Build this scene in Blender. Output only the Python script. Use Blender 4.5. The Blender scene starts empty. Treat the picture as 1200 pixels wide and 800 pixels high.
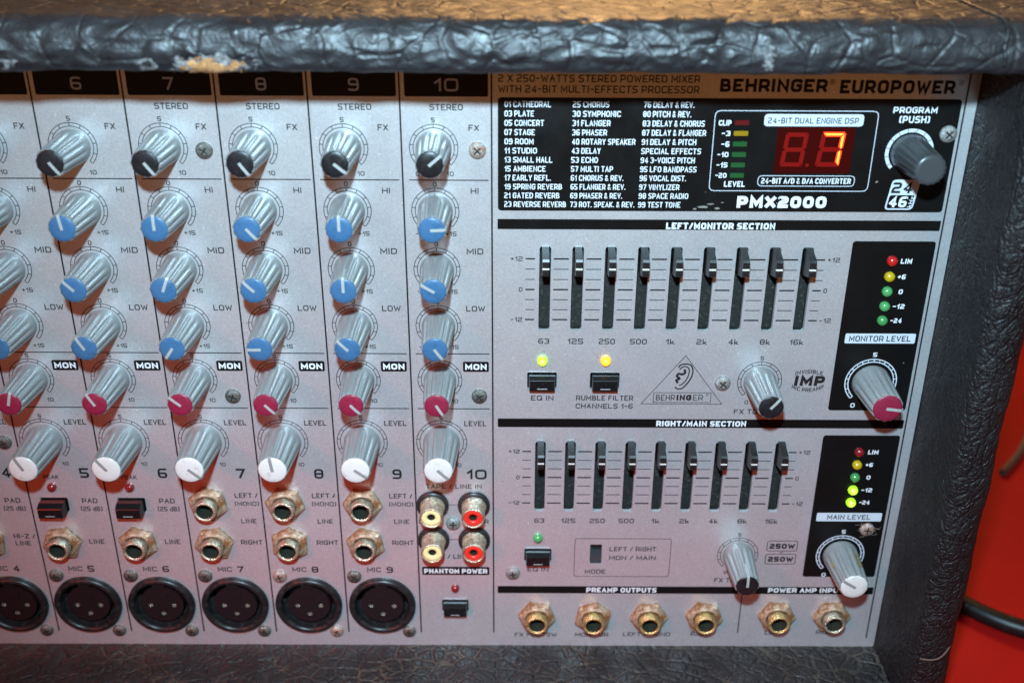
import bpy, math, random
from mathutils import Vector, Matrix, noise
from mathutils.geometry import tessellate_polygon
random.seed(4)
S = 0.001                                   # all panel measures below are millimetres
D = bpy.data
sc = bpy.context.scene
COL = sc.collection
FLOOR_Y = 240.0                             # the table top lies 240 mm below the panel's top edge

def W(x, y, z):                             # panel coordinates (x right, y down, z into the panel) -> world
    return Vector((x*S, z*S, (FLOOR_Y-y)*S))

# ------------------------------------------------------------------ camera
cam = D.cameras.new('camera'); camo = D.objects.new('camera', cam); COL.objects.link(camo)
R = ((0.999988707, -0.00474859336, -0.000193051527),
     (0.00420184747, 0.902371122, -0.430939325),
     (0.00222055974, 0.430933648, 0.902380884))
def Wd(v): return Vector((v[0], v[2], -v[1]))
ax, ay, az = Wd(R[0]), -Wd(R[1]), -Wd(R[2])
m = Matrix(((ax.x, ay.x, az.x), (ax.y, ay.y, az.y), (ax.z, ay.z, az.z))).to_4x4()
m.translation = W(161.437, -56.184, -304.217)
camo.matrix_world = m
cam.sensor_width = 36.0; cam.lens = 36.0*1261.48/1200
cam.clip_start = 0.01; cam.clip_end = 100
cam.dof.use_dof = True; cam.dof.focus_distance = 0.335; cam.dof.aperture_fstop = 9.5
sc.camera = camo

# ------------------------------------------------------------------ light: a dim warm room, the camera's own flash above the lens
wd = D.worlds.new('World'); sc.world = wd; wd.use_nodes = True
bg = wd.node_tree.nodes['Background']
bg.inputs[0].default_value = (1.0, 0.43, 0.15, 1); bg.inputs[1].default_value = 0.215
fl = D.lights.new('flash', 'SPOT'); flo = D.objects.new('flash', fl); COL.objects.link(flo)
fl.energy = 16.5; fl.color = (0.54, 0.82, 1.0); fl.shadow_soft_size = 0.009
fl.spot_size = math.radians(80); fl.spot_blend = 0.8
flo.location = W(150, -136.6, -307)
flo.rotation_euler = (W(188, 36, 0)-flo.location).to_track_quat('-Z', 'Y').to_euler()
sl = D.lights.new('red_fill', 'SPOT'); slo = D.objects.new('red_fill', sl); COL.objects.link(slo)     # added red fill without a visible source, reddens table and lower left panel
sl.energy = 29; sl.color = (1.0, 0.045, 0.03); sl.shadow_soft_size = 0.09; sl.spot_size = math.radians(25); sl.spot_blend = 1.0
slo.location = W(-420, -260, -720); slo.rotation_euler = (W(95, 236, -80)-slo.location).to_track_quat('-Z', 'Y').to_euler()
rl = D.lights.new('room_lamp', 'AREA'); rlo = D.objects.new('room_lamp', rl); COL.objects.link(rlo)
rl.energy = 10; rl.color = (1.0, 0.56, 0.22); rl.size = 0.35
rlo.location = W(300, -700, 1100); rlo.rotation_euler = (W(200, 0, 60)-rlo.location).to_track_quat('-Z', 'Y').to_euler()
sc.view_settings.view_transform = 'Standard'; sc.view_settings.look = 'None'
sc.view_settings.gamma = 1; sc.view_settings.exposure = 0

# ------------------------------------------------------------------ materials
def mat(name, col, rough=0.5, metal=0.0, spec=0.5, coat=0.0, emit=None, es=0.0, trans=0.0):
    mt = D.materials.new(name); mt.use_nodes = True
    b = mt.node_tree.nodes['Principled BSDF']
    b.inputs['Base Color'].default_value = (*col, 1)
    b.inputs['Roughness'].default_value = rough; b.inputs['Metallic'].default_value = metal
    b.inputs['Specular IOR Level'].default_value = spec
    b.inputs['Coat Weight'].default_value = coat
    if emit:
        b.inputs['Emission Color'].default_value = (*emit, 1); b.inputs['Emission Strength'].default_value = es
    return mt
class NT:
    def __init__(s, mt):
        s.t = mt.node_tree; s.b = s.t.nodes['Principled BSDF']
        s.tc = s.t.nodes.new('ShaderNodeTexCoord'); s.co = s.tc.outputs['Object']
    def n(s, kind, **kw):
        nd = s.t.nodes.new(kind)
        for k, v in kw.items():
            if k.startswith('i_'): nd.inputs[k[2:].replace('_', ' ')].default_value = v
            else: setattr(nd, k, v)
        return nd
    def l(s, a, b): s.t.links.new(a, b)
    def noise(s, scale, detail=4, rough=.6, vec=None, dim='3D'):
        nd = s.n('ShaderNodeTexNoise'); nd.inputs['Scale'].default_value = scale
        nd.inputs['Detail'].default_value = detail; nd.inputs['Roughness'].default_value = rough
        s.l(vec or s.co, nd.inputs['Vector']); return nd.outputs['Fac']
    def vor(s, scale, feat='DISTANCE_TO_EDGE', vec=None):
        nd = s.n('ShaderNodeTexVoronoi', feature=feat); nd.inputs['Scale'].default_value = scale
        s.l(vec or s.co, nd.inputs['Vector']); return nd
    def ramp(s, fac, stops):
        nd = s.n('ShaderNodeValToRGB'); e = nd.color_ramp.elements
        while len(e) < len(stops): e.new(0.5)
        for el, (p, c) in zip(e, stops):
            el.position = p; el.color = (*c, 1) if len(c) == 3 else c
        s.l(fac, nd.inputs[0]); return nd.outputs[0]
    def mix(s, fac, a, b, mode='MIX'):
        nd = s.n('ShaderNodeMix', data_type='RGBA', blend_type=mode)
        for k, v in ((0, fac), (6, a), (7, b)):
            if hasattr(v, 'is_linked'): s.l(v, nd.inputs[k])
            else: nd.inputs[k].default_value = v if k == 0 else (*v, 1)
        return nd.outputs[2]
    def math(s, op, a, b=0.0):
        nd = s.n('ShaderNodeMath', operation=op)
        for k, v in ((0, a), (1, b)):
            if hasattr(v, 'is_linked'): s.l(v, nd.inputs[k])
            else: nd.inputs[k].default_value = v
        return nd.outputs[0]
    def bump(s, h, dist, strength=1.0, prev=None):
        nd = s.n('ShaderNodeBump'); nd.inputs['Distance'].default_value = dist; nd.inputs['Strength'].default_value = strength
        s.l(h, nd.inputs['Height'])
        if prev: s.l(prev, nd.inputs['Normal'])
        return nd.outputs[0]
    def warp(s, scale, amt):
        nd = s.n('ShaderNodeTexNoise'); nd.inputs['Scale'].default_value = scale; nd.inputs['Detail'].default_value = 3
        s.l(s.co, nd.inputs['Vector'])
        a = s.n('ShaderNodeVectorMath', operation='MULTIPLY_ADD'); s.l(nd.outputs['Color'], a.inputs[0])
        a.inputs[1].default_value = (amt, amt, amt); s.l(s.co, a.inputs[2]); return a.outputs[0]
W3 = lambda v: (v, v, v)

# silver flake paint of the panel
m_panel = mat('silver_flake_paint', (.50, .50, .51), .32, .66); q = NT(m_panel)
flake = q.vor(2600, 'F1'); fc = q.ramp(flake.outputs['Color'], [(0.0, W3(.57)), (.55, W3(.65)), (.93, W3(.71)), (1, W3(.98))])
st = q.ramp(q.noise(22, 5, .65), [(.35, (.93, .93, .95)), (.62, (1, 1, 1))])
smudge = q.ramp(q.noise(140, 6, .8), [(.66, (1, 1, 1)), (.8, (.86, .8, .72))])
c1 = q.mix(1.0, q.mix(1.0, fc, st, 'MULTIPLY'), smudge, 'MULTIPLY'); q.l(c1, q.b.inputs['Base Color'])
q.l(q.ramp(q.noise(60, 4), [(.3, W3(.29)), (.7, W3(.37))]), q.b.inputs['Roughness'])
q.l(q.bump(q.noise(2200, 2), .00003, .6), q.b.inputs['Normal'])
m_edge = mat('cut_panel_edge', (.75, .78, .8), .35, .6)
m_black = mat('black_print', (.004, .004, .004), .3, 0, .22); q = NT(m_black)
q.l(q.ramp(q.noise(900, 5, .8), [(.69, (.004, .004, .004)), (.80, (.05, .047, .04))]), q.b.inputs['Base Color'])
q.l(q.ramp(q.noise(70, 4), [(.3, W3(.25)), (.7, W3(.45))]), q.b.inputs['Roughness'])
m_ink = mat('black_ink', (.012, .010, .010), .55, 0, .25)
m_white = mat('white_print', (.58, .59, .60), .5)
m_tag = mat('pale_tag_print', (.46, .49, .53), .45)
m_grey = mat('grey_print', (.30, .31, .32), .4)
# knobs
m_knob = mat('grey_knob_plastic', (.36, .385, .39), .33, 0, .45); q = NT(m_knob)
q.l(q.ramp(q.noise(260, 5, .7), [(.3, (.185, .188, .184)), (.6, (.205, .208, .203)), (.80, (.19, .175, .14))]), q.b.inputs['Base Color'])
q.b.inputs['Subsurface Weight'].default_value = .12; q.b.inputs['Subsurface Scale'].default_value = .001
m_cblack = mat('black_cap_plastic', (.008, .0085, .010), .25)
m_cblue = mat('blue_cap_plastic', (.034, .105, .205), .3)
m_cred = mat('raspberry_cap_plastic', (.20, .012, .036), .3)
m_cwhite = mat('white_cap_plastic', (.56, .55, .51), .4)
for mm in (m_cblue, m_cred, m_cwhite, m_cblack):
    q = NT(mm); c0 = tuple(q.b.inputs['Base Color'].default_value)[:3]
    tc2 = q.n('ShaderNodeObjectInfo'); off = q.n('ShaderNodeVectorMath', operation='ADD'); q.l(q.co, off.inputs[0]); q.l(tc2.outputs['Random'], off.inputs[1])
    q.l(q.ramp(q.noise(330, 6, .75, off.outputs[0]), [(.32, tuple(k*.72 for k in c0)), (.46, c0), (.72, tuple(k*.92+.004 for k in c0))]), q.b.inputs['Base Color'])
    q.l(q.ramp(q.noise(500, 4, .7, off.outputs[0]), [(.35, W3(.22)), (.7, W3(.5))]), q.b.inputs['Roughness'])
m_point = mat('pale_pointer', (.29, .30, .285), .4)
m_pointd = mat('grey_pointer', (.20, .20, .19), .45)
m_dknob = mat('charcoal_knob_plastic', (.040, .043, .045), .3)
# metals
def metal_dirty(name, base, rust, lo, hi, rough, sc_=420, met=.9):
    mm = mat(name, base, rough, met); q = NT(mm)
    f = q.ramp(q.noise(sc_, 7, .72), [(lo, W3(0)), (hi, W3(1))])
    q.l(q.mix(f, base, rust), q.b.inputs['Base Color'])
    q.l(q.ramp(f, [(0, W3(met)), (1, W3(.1))]), q.b.inputs['Metallic'])
    q.l(q.ramp(f, [(0, W3(rough)), (1, W3(.85))]), q.b.inputs['Roughness'])
    q.l(q.bump(q.noise(sc_*2.5, 6, .8), .0005, .7), q.b.inputs['Normal']); return mm
m_nut = metal_dirty('rusty_nut_metal', (.60, .50, .36), (.21, .075, .02), .36, .55, .34, 300)
m_barrel = metal_dirty('dull_nickel', (.62, .56, .42), (.36, .22, .09), .52, .72, .27)
m_brass = metal_dirty('worn_gold_nickel', (.72, .52, .22), (.36, .17, .05), .5, .72, .27)
m_screwd = metal_dirty('dark_screw_metal', (.19, .18, .16), (.07, .045, .025), .45, .65, .33, 700)
m_screwr = metal_dirty('rusty_screw_metal', (.46, .42, .38), (.28, .12, .06), .42, .58, .42, 700)
m_screwb = metal_dirty('bright_screw_metal', (.36, .36, .35), (.16, .13, .10), .42, .6, .36, 700)
m_hole = mat('dark_inside', (.006, .006, .006), .7)
m_bore = mat('dim_socket_bore', (.028, .030, .02), .5, .2)
m_xlr = mat('black_socket_plastic', (.01, .01, .01), .36, 0, .35); q = NT(m_xlr)
q.l(q.ramp(q.noise(500, 6, .75), [(.5, (.009, .009, .0095)), (.78, (.05, .045, .04))]), q.b.inputs['Base Color'])
m_xins = mat('maroon_black_insert', (.010, .006, .007), .45, 0, .3)
m_well = mat('dusty_well', (.05, .05, .05), .8); q = NT(m_well)
q.l(q.ramp(q.noise(900, 6, .8), [(.48, (.002, .002, .002)), (.58, (.012, .011, .008)), (.70, (.10, .09, .06))]), q.b.inputs['Base Color'])
m_slider = mat('slider_plastic', (.03, .03, .031), .38); q = NT(m_slider)
q.l(q.ramp(q.noise(700, 5, .75), [(.52, (.005, .005, .0055)), (.74, (.04, .04, .037))]), q.b.inputs['Base Color'])
m_sline = mat('cream_line', (.55, .53, .46), .5)
m_button = mat('black_button_plastic', (.006, .006, .006), .26, 0, .3); q = NT(m_button)
q.l(q.ramp(q.noise(1100, 6, .8), [(.60, (.006, .006, .0065)), (.8, (.07, .065, .055))]), q.b.inputs['Base Color'])
m_rubber = mat('black_ring_plastic', (.014, .014, .015), .35)
m_cream = mat('cream_plastic', (.72, .62, .28), .4)
m_rred = mat('red_plastic', (.62, .025, .015), .35)
def led(name, col, e=0): return mat(name, col, .18, 0, .6, 0, col if e else None, e)
L_red = led('dark_red_lens', (.17, .010, .012)); L_red2 = led('red_lens', (.42, .012, .010)); L_yel = led('yellow_lens', (.42, .28, .01))
L_grn = led('green_lens', (.06, .26, .08)); L_grn2 = led('dull_green_lens', (.05, .22, .06))
m_lgreen = mat('lit_lime_lens', (.3, .8, .02), .3, 0, .5, 0, (.33, .95, .01), 1.05)
m_lorange = mat('lit_orange_lens', (.9, .4, .01), .3, 0, .5, 0, (1, .30, .004), 1.2)
m_lcoreg = mat('lime_core', (.8, .9, .1), .3, 0, .5, 0, (.75, 1, .06), 1.1)
m_lcoreo = mat('amber_core', (.9, .8, .05), .3, 0, .5, 0, (1, .72, .01), 1.2)
m_bar_r = mat('unlit_red_bar', (.075, .004, .004), .3); m_bar_y = mat('unlit_yellow_bar', (.22, .13, .005), .3); m_bar_g = mat('unlit_green_bar', (.008, .06, .016), .3)
m_disp = mat('smoked_display_halo', (.012, .001, .001), .2, 0, .3, 0, (.12, .0, .0), .25)  # faint red emission puts the lit digit's halo into the glass
m_ghost = mat('dim_segment', (.03, .001, .001), .4, 0, .2, 0, (.6, .008, .003), .34)
m_seg = mat('lit_segment', (.8, .05, .01), .4, 0, .5, 0, (1, .012, .001), 1.6)
m_core = mat('segment_core', (.9, .4, .05), .4, 0, .5, 0, (1, .22, .004), 1.4)

# creased black leather cloth
def leather(name, base, dust, dust_lo, bumpd, rough=.38, cell=150, crack=(.16, .14, .115), fine=.35, stretch=(1, .8, 1.5), stain=None, spec=.45, lump=.8, hi=.19, rot=0):
    mm = mat(name, base, rough, 0, spec); q = NT(mm)
    mp = q.n('ShaderNodeMapping'); q.l(q.warp(55, .004), mp.inputs[0]); mp.inputs['Scale'].default_value = stretch; mp.inputs['Rotation'].default_value = (0, rot, 0)
    v = q.vor(cell, vec=mp.outputs[0]).outputs['Distance']
    v2 = q.vor(cell*2.3, vec=q.warp(130, .002)).outputs['Distance']
    v3 = q.vor(cell*.55, vec=q.warp(40, .008)).outputs['Distance']
    def ease(x, hi):
        nd = q.n('ShaderNodeMapRange', interpolation_type='SMOOTHERSTEP'); q.l(x, nd.inputs[0]); nd.inputs[2].default_value = hi; return nd.outputs[0]
    h = q.math('ADD', ease(v, hi), q.math('MULTIPLY', ease(v2, .2), fine))
    h = q.math('ADD', h, q.math('MULTIPLY', ease(v3, .09), .5))
    h = q.math('ADD', h, q.math('MULTIPLY', q.noise(140, 2, .5), lump))
    nrm = q.bump(h, bumpd, 1.0); nrm = q.bump(q.noise(1300, 4, .7), .00012, .6, nrm)
    q.l(nrm, q.b.inputs['Normal'])
    line = q.ramp(v2, [(0, W3(.9)), (.018, W3(.5)), (.04, W3(0))])
    line2 = q.ramp(v, [(0, W3(1)), (.03, W3(.5)), (.07, W3(0))])
    line = q.math('MAXIMUM', line, line2)
    msk = q.ramp(q.noise(45, 7, .75), [(dust_lo, W3(0)), (dust_lo+.2, W3(1))])
    wear = q.ramp(q.noise(38, 6, .7), [(.45, base), (.8, tuple(k*2.2 for k in base))])
    c = q.mix(q.math('MULTIPLY', line, msk), wear, crack)
    if stain: c = q.mix(q.ramp(q.noise(16, 4, .6), [(.42, W3(0)), (.6, W3(.8))]), c, stain)
    sp = q.ramp(q.noise(1300, 3, .8), [(.71, W3(0)), (.80, W3(1))])
    c = q.mix(q.math('MULTIPLY', sp, .6), c, dust)
    q.l(c, q.b.inputs['Base Color'])
    q.l(q.ramp(q.noise(120, 4), [(.3, W3(rough-.06)), (.75, W3(rough+.16))]), q.b.inputs['Roughness'])
    return mm
m_leather = leather('creased_black_leather', (.0105, .0108, .012), (.2, .18, .15), .62, .00042, .43, 175, (.05, .05, .055), .12, (.62, 1, 1.15), None, .5, 1.6, .36, .35)
m_leather_s = leather('fine_grained_black_leather', (.007, .0062, .0065), (.16, .14, .11), .60, .0003, .46, 330, (.04, .035, .03), .5, (1, 1, .6), None, .35, .4)
m_leather_b = leather('cracked_dusty_black_leather', (.012, .0105, .010), (.25, .18, .12), .46, .0004, .46, 190, (.10, .075, .05), .4, (.8, 1, 1.2), None, .35, .5)
m_wood = mat('exposed_tan_wood', (.50, .27, .10), .8); q = NT(m_wood)
q.l(q.ramp(q.noise(420, 6, .8), [(.38, (.12, .05, .02)), (.52, (.36, .17, .06)), (.68, (.52, .33, .17))]), q.b.inputs['Base Color'])
m_fray = mat('frayed_cloth_backing', (.36, .35, .34), .85); q = NT(m_fray)
q.l(q.ramp(q.noise(600, 5, .8), [(.42, (.03, .03, .033)), (.64, (.26, .25, .24))]), q.b.inputs['Base Color'])
m_floor = mat('red_table_cloth', (.50, .012, .010), .55, 0, .12); q = NT(m_floor)
q.l(q.ramp(q.noise(9, 5), [(.3, (.25, .0035, .0035)), (.7, (.36, .006, .005))]), q.b.inputs['Base Color'])
q.l(q.bump(q.noise(500, 4), .0003, .5), q.b.inputs['Normal'])
m_cable = mat('black_cable_sheath', (.005, .005, .005), .4, 0, .35); q = NT(m_cable)
q.l(q.ramp(q.noise(260, 3, .7), [(.62, (.005, .005, .005)), (.72, (.06, .055, .05))]), q.b.inputs['Base Color'])
m_strap = mat('brown_cord', (.07, .035, .025), .6)
m_back = mat('matt_black_board', (.02, .02, .02), .8)

# ------------------------------------------------------------------ mesh helpers (panel millimetres)
ROOT = D.objects.new('powered_mixer', None); COL.objects.link(ROOT)
ROOT.location = W(117, 240, 60)
ROOT['label'] = 'powered audio mixer with silver panel of knobs and sliders in a scuffed black leather cabinet'
ROOT['category'] = 'audio mixer'
ROOT.empty_display_size = .02
class B:
    """collects faces in panel millimetres; several material slots"""
    def __init__(s): s.v = []; s.f = []; s.mi = []; s.sm = []
    def add(s, vs, fs, mi=0, smooth=False):
        o = len(s.v); s.v += vs; s.f += [[i+o for i in f] for f in fs]; s.mi += [mi]*len(fs); s.sm += [smooth]*len(fs)
    def quad(s, x0, y0, x1, y1, z, mi=0): s.add([(x0, y0, z), (x1, y0, z), (x1, y1, z), (x0, y1, z)], [[0, 1, 2, 3]], mi)
    def poly(s, pts, z, mi=0):
        s.add([(x, y, z) for x, y in pts], [list(range(len(pts)))], mi)
    def ring(s, loops, mi=0, smooth=True, cap0=False, cap1=False):
        n = len(loops[0]); vs = [p for l in loops for p in l]; fs = []
        for k in range(len(loops)-1):
            for i in range(n):
                j = (i+1) % n; fs.append([k*n+i, k*n+j, (k+1)*n+j, (k+1)*n+i])
        s.add(vs, fs, mi, smooth)
        if cap0: s.add(list(loops[0]), [list(range(n))], mi)
        if cap1: s.add(list(loops[-1]), [list(range(n))], mi)
    def box(s, x0, y0, z0, x1, y1, z1, mi=0):
        vs = [(x, y, z) for z in (z0, z1) for x, y in ((x0, y0), (x1, y0), (x1, y1), (x0, y1))]
        s.add(vs, [[0, 1, 2, 3], [4, 5, 6, 7], [0, 1, 5, 4], [1, 2, 6, 5], [2, 3, 7, 6], [3, 0, 4, 7]], mi)
    def lathe(s, prof, n=32, cx=0, cy=0, mi=0, smooth=True, cap0=False, cap1=True):
        s.ring([circ(r, n, cx, cy, z) for r, z in prof], mi, smooth, cap0, cap1)
    def mesh(s, name, mats):
        me = D.meshes.new(name); me.from_pydata([(x*S, z*S, -y*S) for x, y, z in s.v], [], s.f)
        for m_ in mats: me.materials.append(m_)
        me.polygons.foreach_set('material_index', s.mi); me.polygons.foreach_set('use_smooth', s.sm)
        import bmesh
        bm = bmesh.new(); bm.from_mesh(me); bmesh.ops.recalc_face_normals(bm, faces=bm.faces) if len(bm.faces) > 1 else None
        bm.to_mesh(me); bm.free(); return me
def circ(r, n=32, cx=0, cy=0, z=0, ph=0): return [(cx+r*math.cos(2*math.pi*i/n+ph), cy+r*math.sin(2*math.pi*i/n+ph), z) for i in range(n)]
def rrect(x0, y0, x1, y1, r, k=5):
    out = []
    for cx, cy, a in ((x1-r, y0+r, -90), (x1-r, y1-r, 0), (x0+r, y1-r, 90), (x0+r, y0+r, 180)):
        for i in range(k+1):
            t = math.radians(a+90*i/k); out.append((cx+r*math.cos(t), cy+r*math.sin(t)))
    return out
def put(name, me, parent=None, at=(0, 0, 0), rot=0, label=None):
    """one object; at = panel position; local mesh axes are the panel's"""
    o = D.objects.new(name, me); COL.objects.link(o)
    p = parent or ROOT; o.parent = p
    if p is ROOT: o.location = W(*at)-ROOT.location
    else: o.location = W(*at)-W(*(p['at'] if 'at' in p else (0, 0, 0)))
    if rot: o.rotation_euler = (0, rot, 0)
    o['at'] = at
    if label: o['label'] = label
    return o
def build(name, b, mats, parent=None, at=(0, 0, 0), label=None, rot=0):
    return put(name, b.mesh(name, mats if isinstance(mats, list) else [mats]), parent, at, rot, label)

# ------------------------------------------------------------------ square extended stroke lettering
G = {
 'A': (8, ['00 48 80', '13 73']), 'B': (7.6, ['00 08', 'r08 78 74 04', 'r04 84 80 00']), 'C': (7.8, ['r86 88 08 00 80 82']),
 'D': (8, ['00 08', 'r08 88 80 00']), 'E': (7, ['88 08 00 80', '04 74']), 'F': (7, ['88 08 00', '04 74']),
 'G': (8, ['r86 88 08 00 80 84', '84 44']), 'H': (8, ['00 08', '80 88', '04 84']), 'I': (.5, ['00 08']),
 'J': (6.5, ['r88 80 00 02']), 'K': (7.6, ['00 08', '04 34', '24 88', '24 80']), 'L': (6.8, ['08 00 80']),
 'M': (9.8, ['00 08 42 88 80']), 'N': (8, ['00 08 80 88']), 'O': (8.2, ['o08 88 80 00']), 'P': (7.6, ['00 08', 'r08 88 83 03']),
 'Q': (8.2, ['o08 88 80 00', '53 80']), 'R': (7.8, ['00 08', 'r08 88 83 03', '53 80']), 'S': (7.6, ['r87 88 08 04 84 80 00 01']),
 'T': (7.4, ['08 88', '48 40']), 'U': (8, ['r08 00 80 88']), 'V': (8, ['08 40 88']), 'W': (11.5, ['08 20 46 60 88']),
 'X': (7.8, ['00 88', '08 80']), 'Y': (7.6, ['08 44 88', '44 40']), 'Z': (7.4, ['08 88 00 80']),
 '0': (7.4, ['o08 88 80 00']), '1': (3.4, ['05 88 80']), '2': (7.2, ['r07 08 88 84 04 00', '00 80']), '3': (7.2, ['r07 08 88 84', 'r84 80 00 01', '34 84']),
 '4': (7.6, ['60 68 02', '22 82']), '5': (7.2, ['88 08 04', 'r04 84 80 00 01']), '6': (7.4, ['r87 88 08 00 80 84 44', '04 44']), '7': (7, ['08 88 30']),
 '8': (7.4, ['o08 88 80 00', '04 84']), '9': (7.4, ['r01 00 80 88 08 04 44', '44 84']), '/': (5, ['00 88']), '-': (4.6, ['04 84']),
 '+': (5, ['04 84', '41 47']), '&': (7.4, ['r80 16 18 58 56 03 00 50 83']), '.': (.4, ['00 01']), ',': (.4, ['00 01']),
 '(': (2.2, ['r88 08 00 80']), ')': (2.2, ['r08 88 80 00']), 'k': (6, ['00 08', '02 22 75', '32 80']), 'd': (6.6, ['r85 05 00 80', '80 88']),
 'z': (5.5, ['05 85 00 80']), ' ': (3.2, []), 'h': (6, ['08 00', 'r05 85 80']),
}
def rounded(pts, r, closed):
    out = []; n = len(pts)
    for i in range(n):
        p = pts[i]
        if not closed and i in (0, n-1): out.append(p); continue
        a, c = pts[i-1], pts[(i+1) % n]
        va = (a[0]-p[0], a[1]-p[1]); vc = (c[0]-p[0], c[1]-p[1])
        la, lc = math.hypot(*va), math.hypot(*vc); rr = min(r, la*.5, lc*.5)
        p0 = (p[0]+va[0]/la*rr, p[1]+va[1]/la*rr); p1 = (p[0]+vc[0]/lc*rr, p[1]+vc[1]/lc*rr)
        for k in range(4):
            t = k/3; out.append(tuple((1-t)**2*p0[j]+2*t*(1-t)*p[j]+t*t*p1[j] for j in (0, 1)))
    res = []
    for p in out:
        if not res or math.hypot(p[0]-res[-1][0], p[1]-res[-1][1]) > .012: res.append(p)
    if closed and math.hypot(res[0][0]-res[-1][0], res[0][1]-res[-1][1]) < .012: res.pop()
    return res
def ribbon(b, pts, w, z, closed=False, mi=0, zs=None):
    n = len(pts); L = []; Rr = []
    for i in range(n):
        if closed: a, c = pts[i-1], pts[(i+1) % n]
        else: a, c = pts[max(i-1, 0)], pts[min(i+1, n-1)]
        p = pts[i]; d1 = (p[0]-a[0], p[1]-a[1]); d2 = (c[0]-p[0], c[1]-p[1])
        if d1 == (0, 0): d1 = d2
        if d2 == (0, 0): d2 = d1
        l1, l2 = math.hypot(*d1) or 1, math.hypot(*d2) or 1
        n1 = (-d1[1]/l1, d1[0]/l1); n2 = (-d2[1]/l2, d2[0]/l2); mx, my = n1[0]+n2[0], n1[1]+n2[1]
        lm = math.hypot(mx, my)
        if lm < .35: mx, my, k = n1[0], n1[1], 1
        else: mx /= lm; my /= lm; k = min(1/max(mx*n1[0]+my*n1[1], .3), 2.2)
        L.append((p[0]+mx*k*w/2, p[1]+my*k*w/2, z)); Rr.append((p[0]-mx*k*w/2, p[1]-my*k*w/2, z))
    m_ = n if closed else n-1
    b.add(L+Rr, [[i, (i+1) % n, n+(i+1) % n, n+i] for i in range(m_)], mi)
def glyphs(b, s, x0, x1, top, base, z, wt=.13, it=0, gap=2.0, xf=None, mi=0):
    """lettering fitted between x0 and x1; stroke ends are square, so every letter fills the full height"""
    hgt = base-top; sw = (wt*1.2+.012)*hgt; inset = sw/2
    n = sum(1 for c in s if c != ' '); sg = sum(G[c][0] for c in s)+gap*(len(s)-1)
    u = max((x1-x0-n*sw)/sg, .02*hgt); x = x0; k = 0
    for c in s:
        gw = G[c][0]*u
        if c != ' ': x += inset
        for st in G[c][1]:
            r = st[0] == 'r'; o = st[0] == 'o'
            pr = [(int(t[0])/8, int(t[1])/8) for t in st.lstrip('ro').split()]
            pts = [(x+px*gw, base-inset-py*(hgt-sw)) for px, py in pr]
            if not o:
                for e, f in ((0, 1), (-1, -2)):
                    dx, dy = pts[e][0]-pts[f][0], pts[e][1]-pts[f][1]; l = math.hypot(dx, dy) or 1
                    onedge = pr[e][1] in (0, 1)
                    straight = abs(dx) < 1e-6 or abs(dy) < 1e-6
                    ext = inset if (abs(dx) < 1e-6 and onedge) else (inset*.9 if abs(dy) < 1e-6 and pr[e][0] in (0, 1) else (inset*.75 if not straight and onedge else 0))
                    pts[e] = (pts[e][0]+dx/l*ext, pts[e][1]+dy/l*ext)
            if r or o: pts = rounded(pts, min(hgt*.24, hgt*.5), o)
            if it: pts = [(px+(base-py)*it, py) for px, py in pts]
            if xf: pts = [xf(px, py) for px, py in pts]
            ribbon(b, pts, sw, z-.004*(k % 5), o, mi); k += 1
        x += gw+gap*u+(inset if c != ' ' else 0)
PANEL = None
def text(s, x0, x1, top, base, m_=None, wt=.13, it=0, z=-.06, name='printed_word', gap=2.0, label=None):
    b = B(); glyphs(b, s, x0, x1, top, base, z, wt, it, gap)
    return build(name, b, m_ or m_ink, PANEL, label=label)
def ctext(s, cx, top, base, w, **k): return text(s, cx-w/2, cx+w/2, top, base, **k)

# ------------------------------------------------------------------ layout numbers
CH = [3, 4, 5, 6, 7, 8, 9, 10]                 # channels; column left edge = (ch-5)*26
cx0 = lambda ch: (ch-5)*26.0
ROWS = {'FX': 27.5, 'HI': 46.4, 'MID': 65.1, 'LOW': 83.9, 'MON': 102.8, 'LEVEL': 125.8}
SU = [172.1+9.9*i for i in range(9)]; SL = [171.75+9.87*i for i in range(9)]
XL_, XR_, YT_, YB_ = -60.0, 293.6, -1.0, 210.8
BTN = [(171.8, 102.9), (191.8, 102.9), (171.5, 171.1), (142.6, 193.2)]
PADS = [(34.2+26*(ch-6), 150.9) for ch in CH if ch <= 6]
JACKS = [(8.3+26*(ch-5), 166.1) for ch in CH if ch <= 9]+[(8.1+26*(ch-5), 149.9) for ch in CH if 7 <= ch <= 9]
OUTS = [(171.5, 197.3), (191.5, 197.4), (211.3, 197.4), (231.0, 197.1), (256.8, 196.7), (276.3, 196.6)]
XLRS = [(12.8+26*(ch-5), 192.4) for ch in CH if ch <= 9]

# ------------------------------------------------------------------ panel sheet with real openings
holes = []
for x in SU: holes.append(rrect(x-1.75, 57.4, x+1.75, 85.3, .9, 3))
for x in SL: holes.append(rrect(x-1.75, 125.4, x+1.75, 152.7, .9, 3))
for x, y in BTN: holes.append(rrect(x-4.7, y-3.0, x+4.7, y+3.2, .5, 2))
for x, y in PADS: holes.append(rrect(x-4.7, y-3.0, x+4.7, y+3.0, .5, 2))
holes.append(rrect(189.5, 166.3, 193.6, 174.4, .2, 1))
for x, y in JACKS+OUTS: holes.append([(px, py) for px, py, _ in circ(3.7, 20, x, y)])
for x, y in XLRS: holes.append([(px, py) for px, py, _ in circ(10.0, 28, x, y)])
outer = rrect(XL_, YT_, XR_, YB_, .8, 2)
loops = [outer]+[h[::-1] for h in holes]
flat = [p for l in loops for p in l]
tris = tessellate_polygon([[Vector((x, y, 0)) for x, y in l] for l in loops])
b = B(); b.add([(x, y, 0) for x, y in flat], [list(t) for t in tris])
b2 = B()
for l in loops: b2.ring([[(x, y, 0) for x, y in l], [(x, y, 1.5) for x, y in l]], smooth=False)
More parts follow.
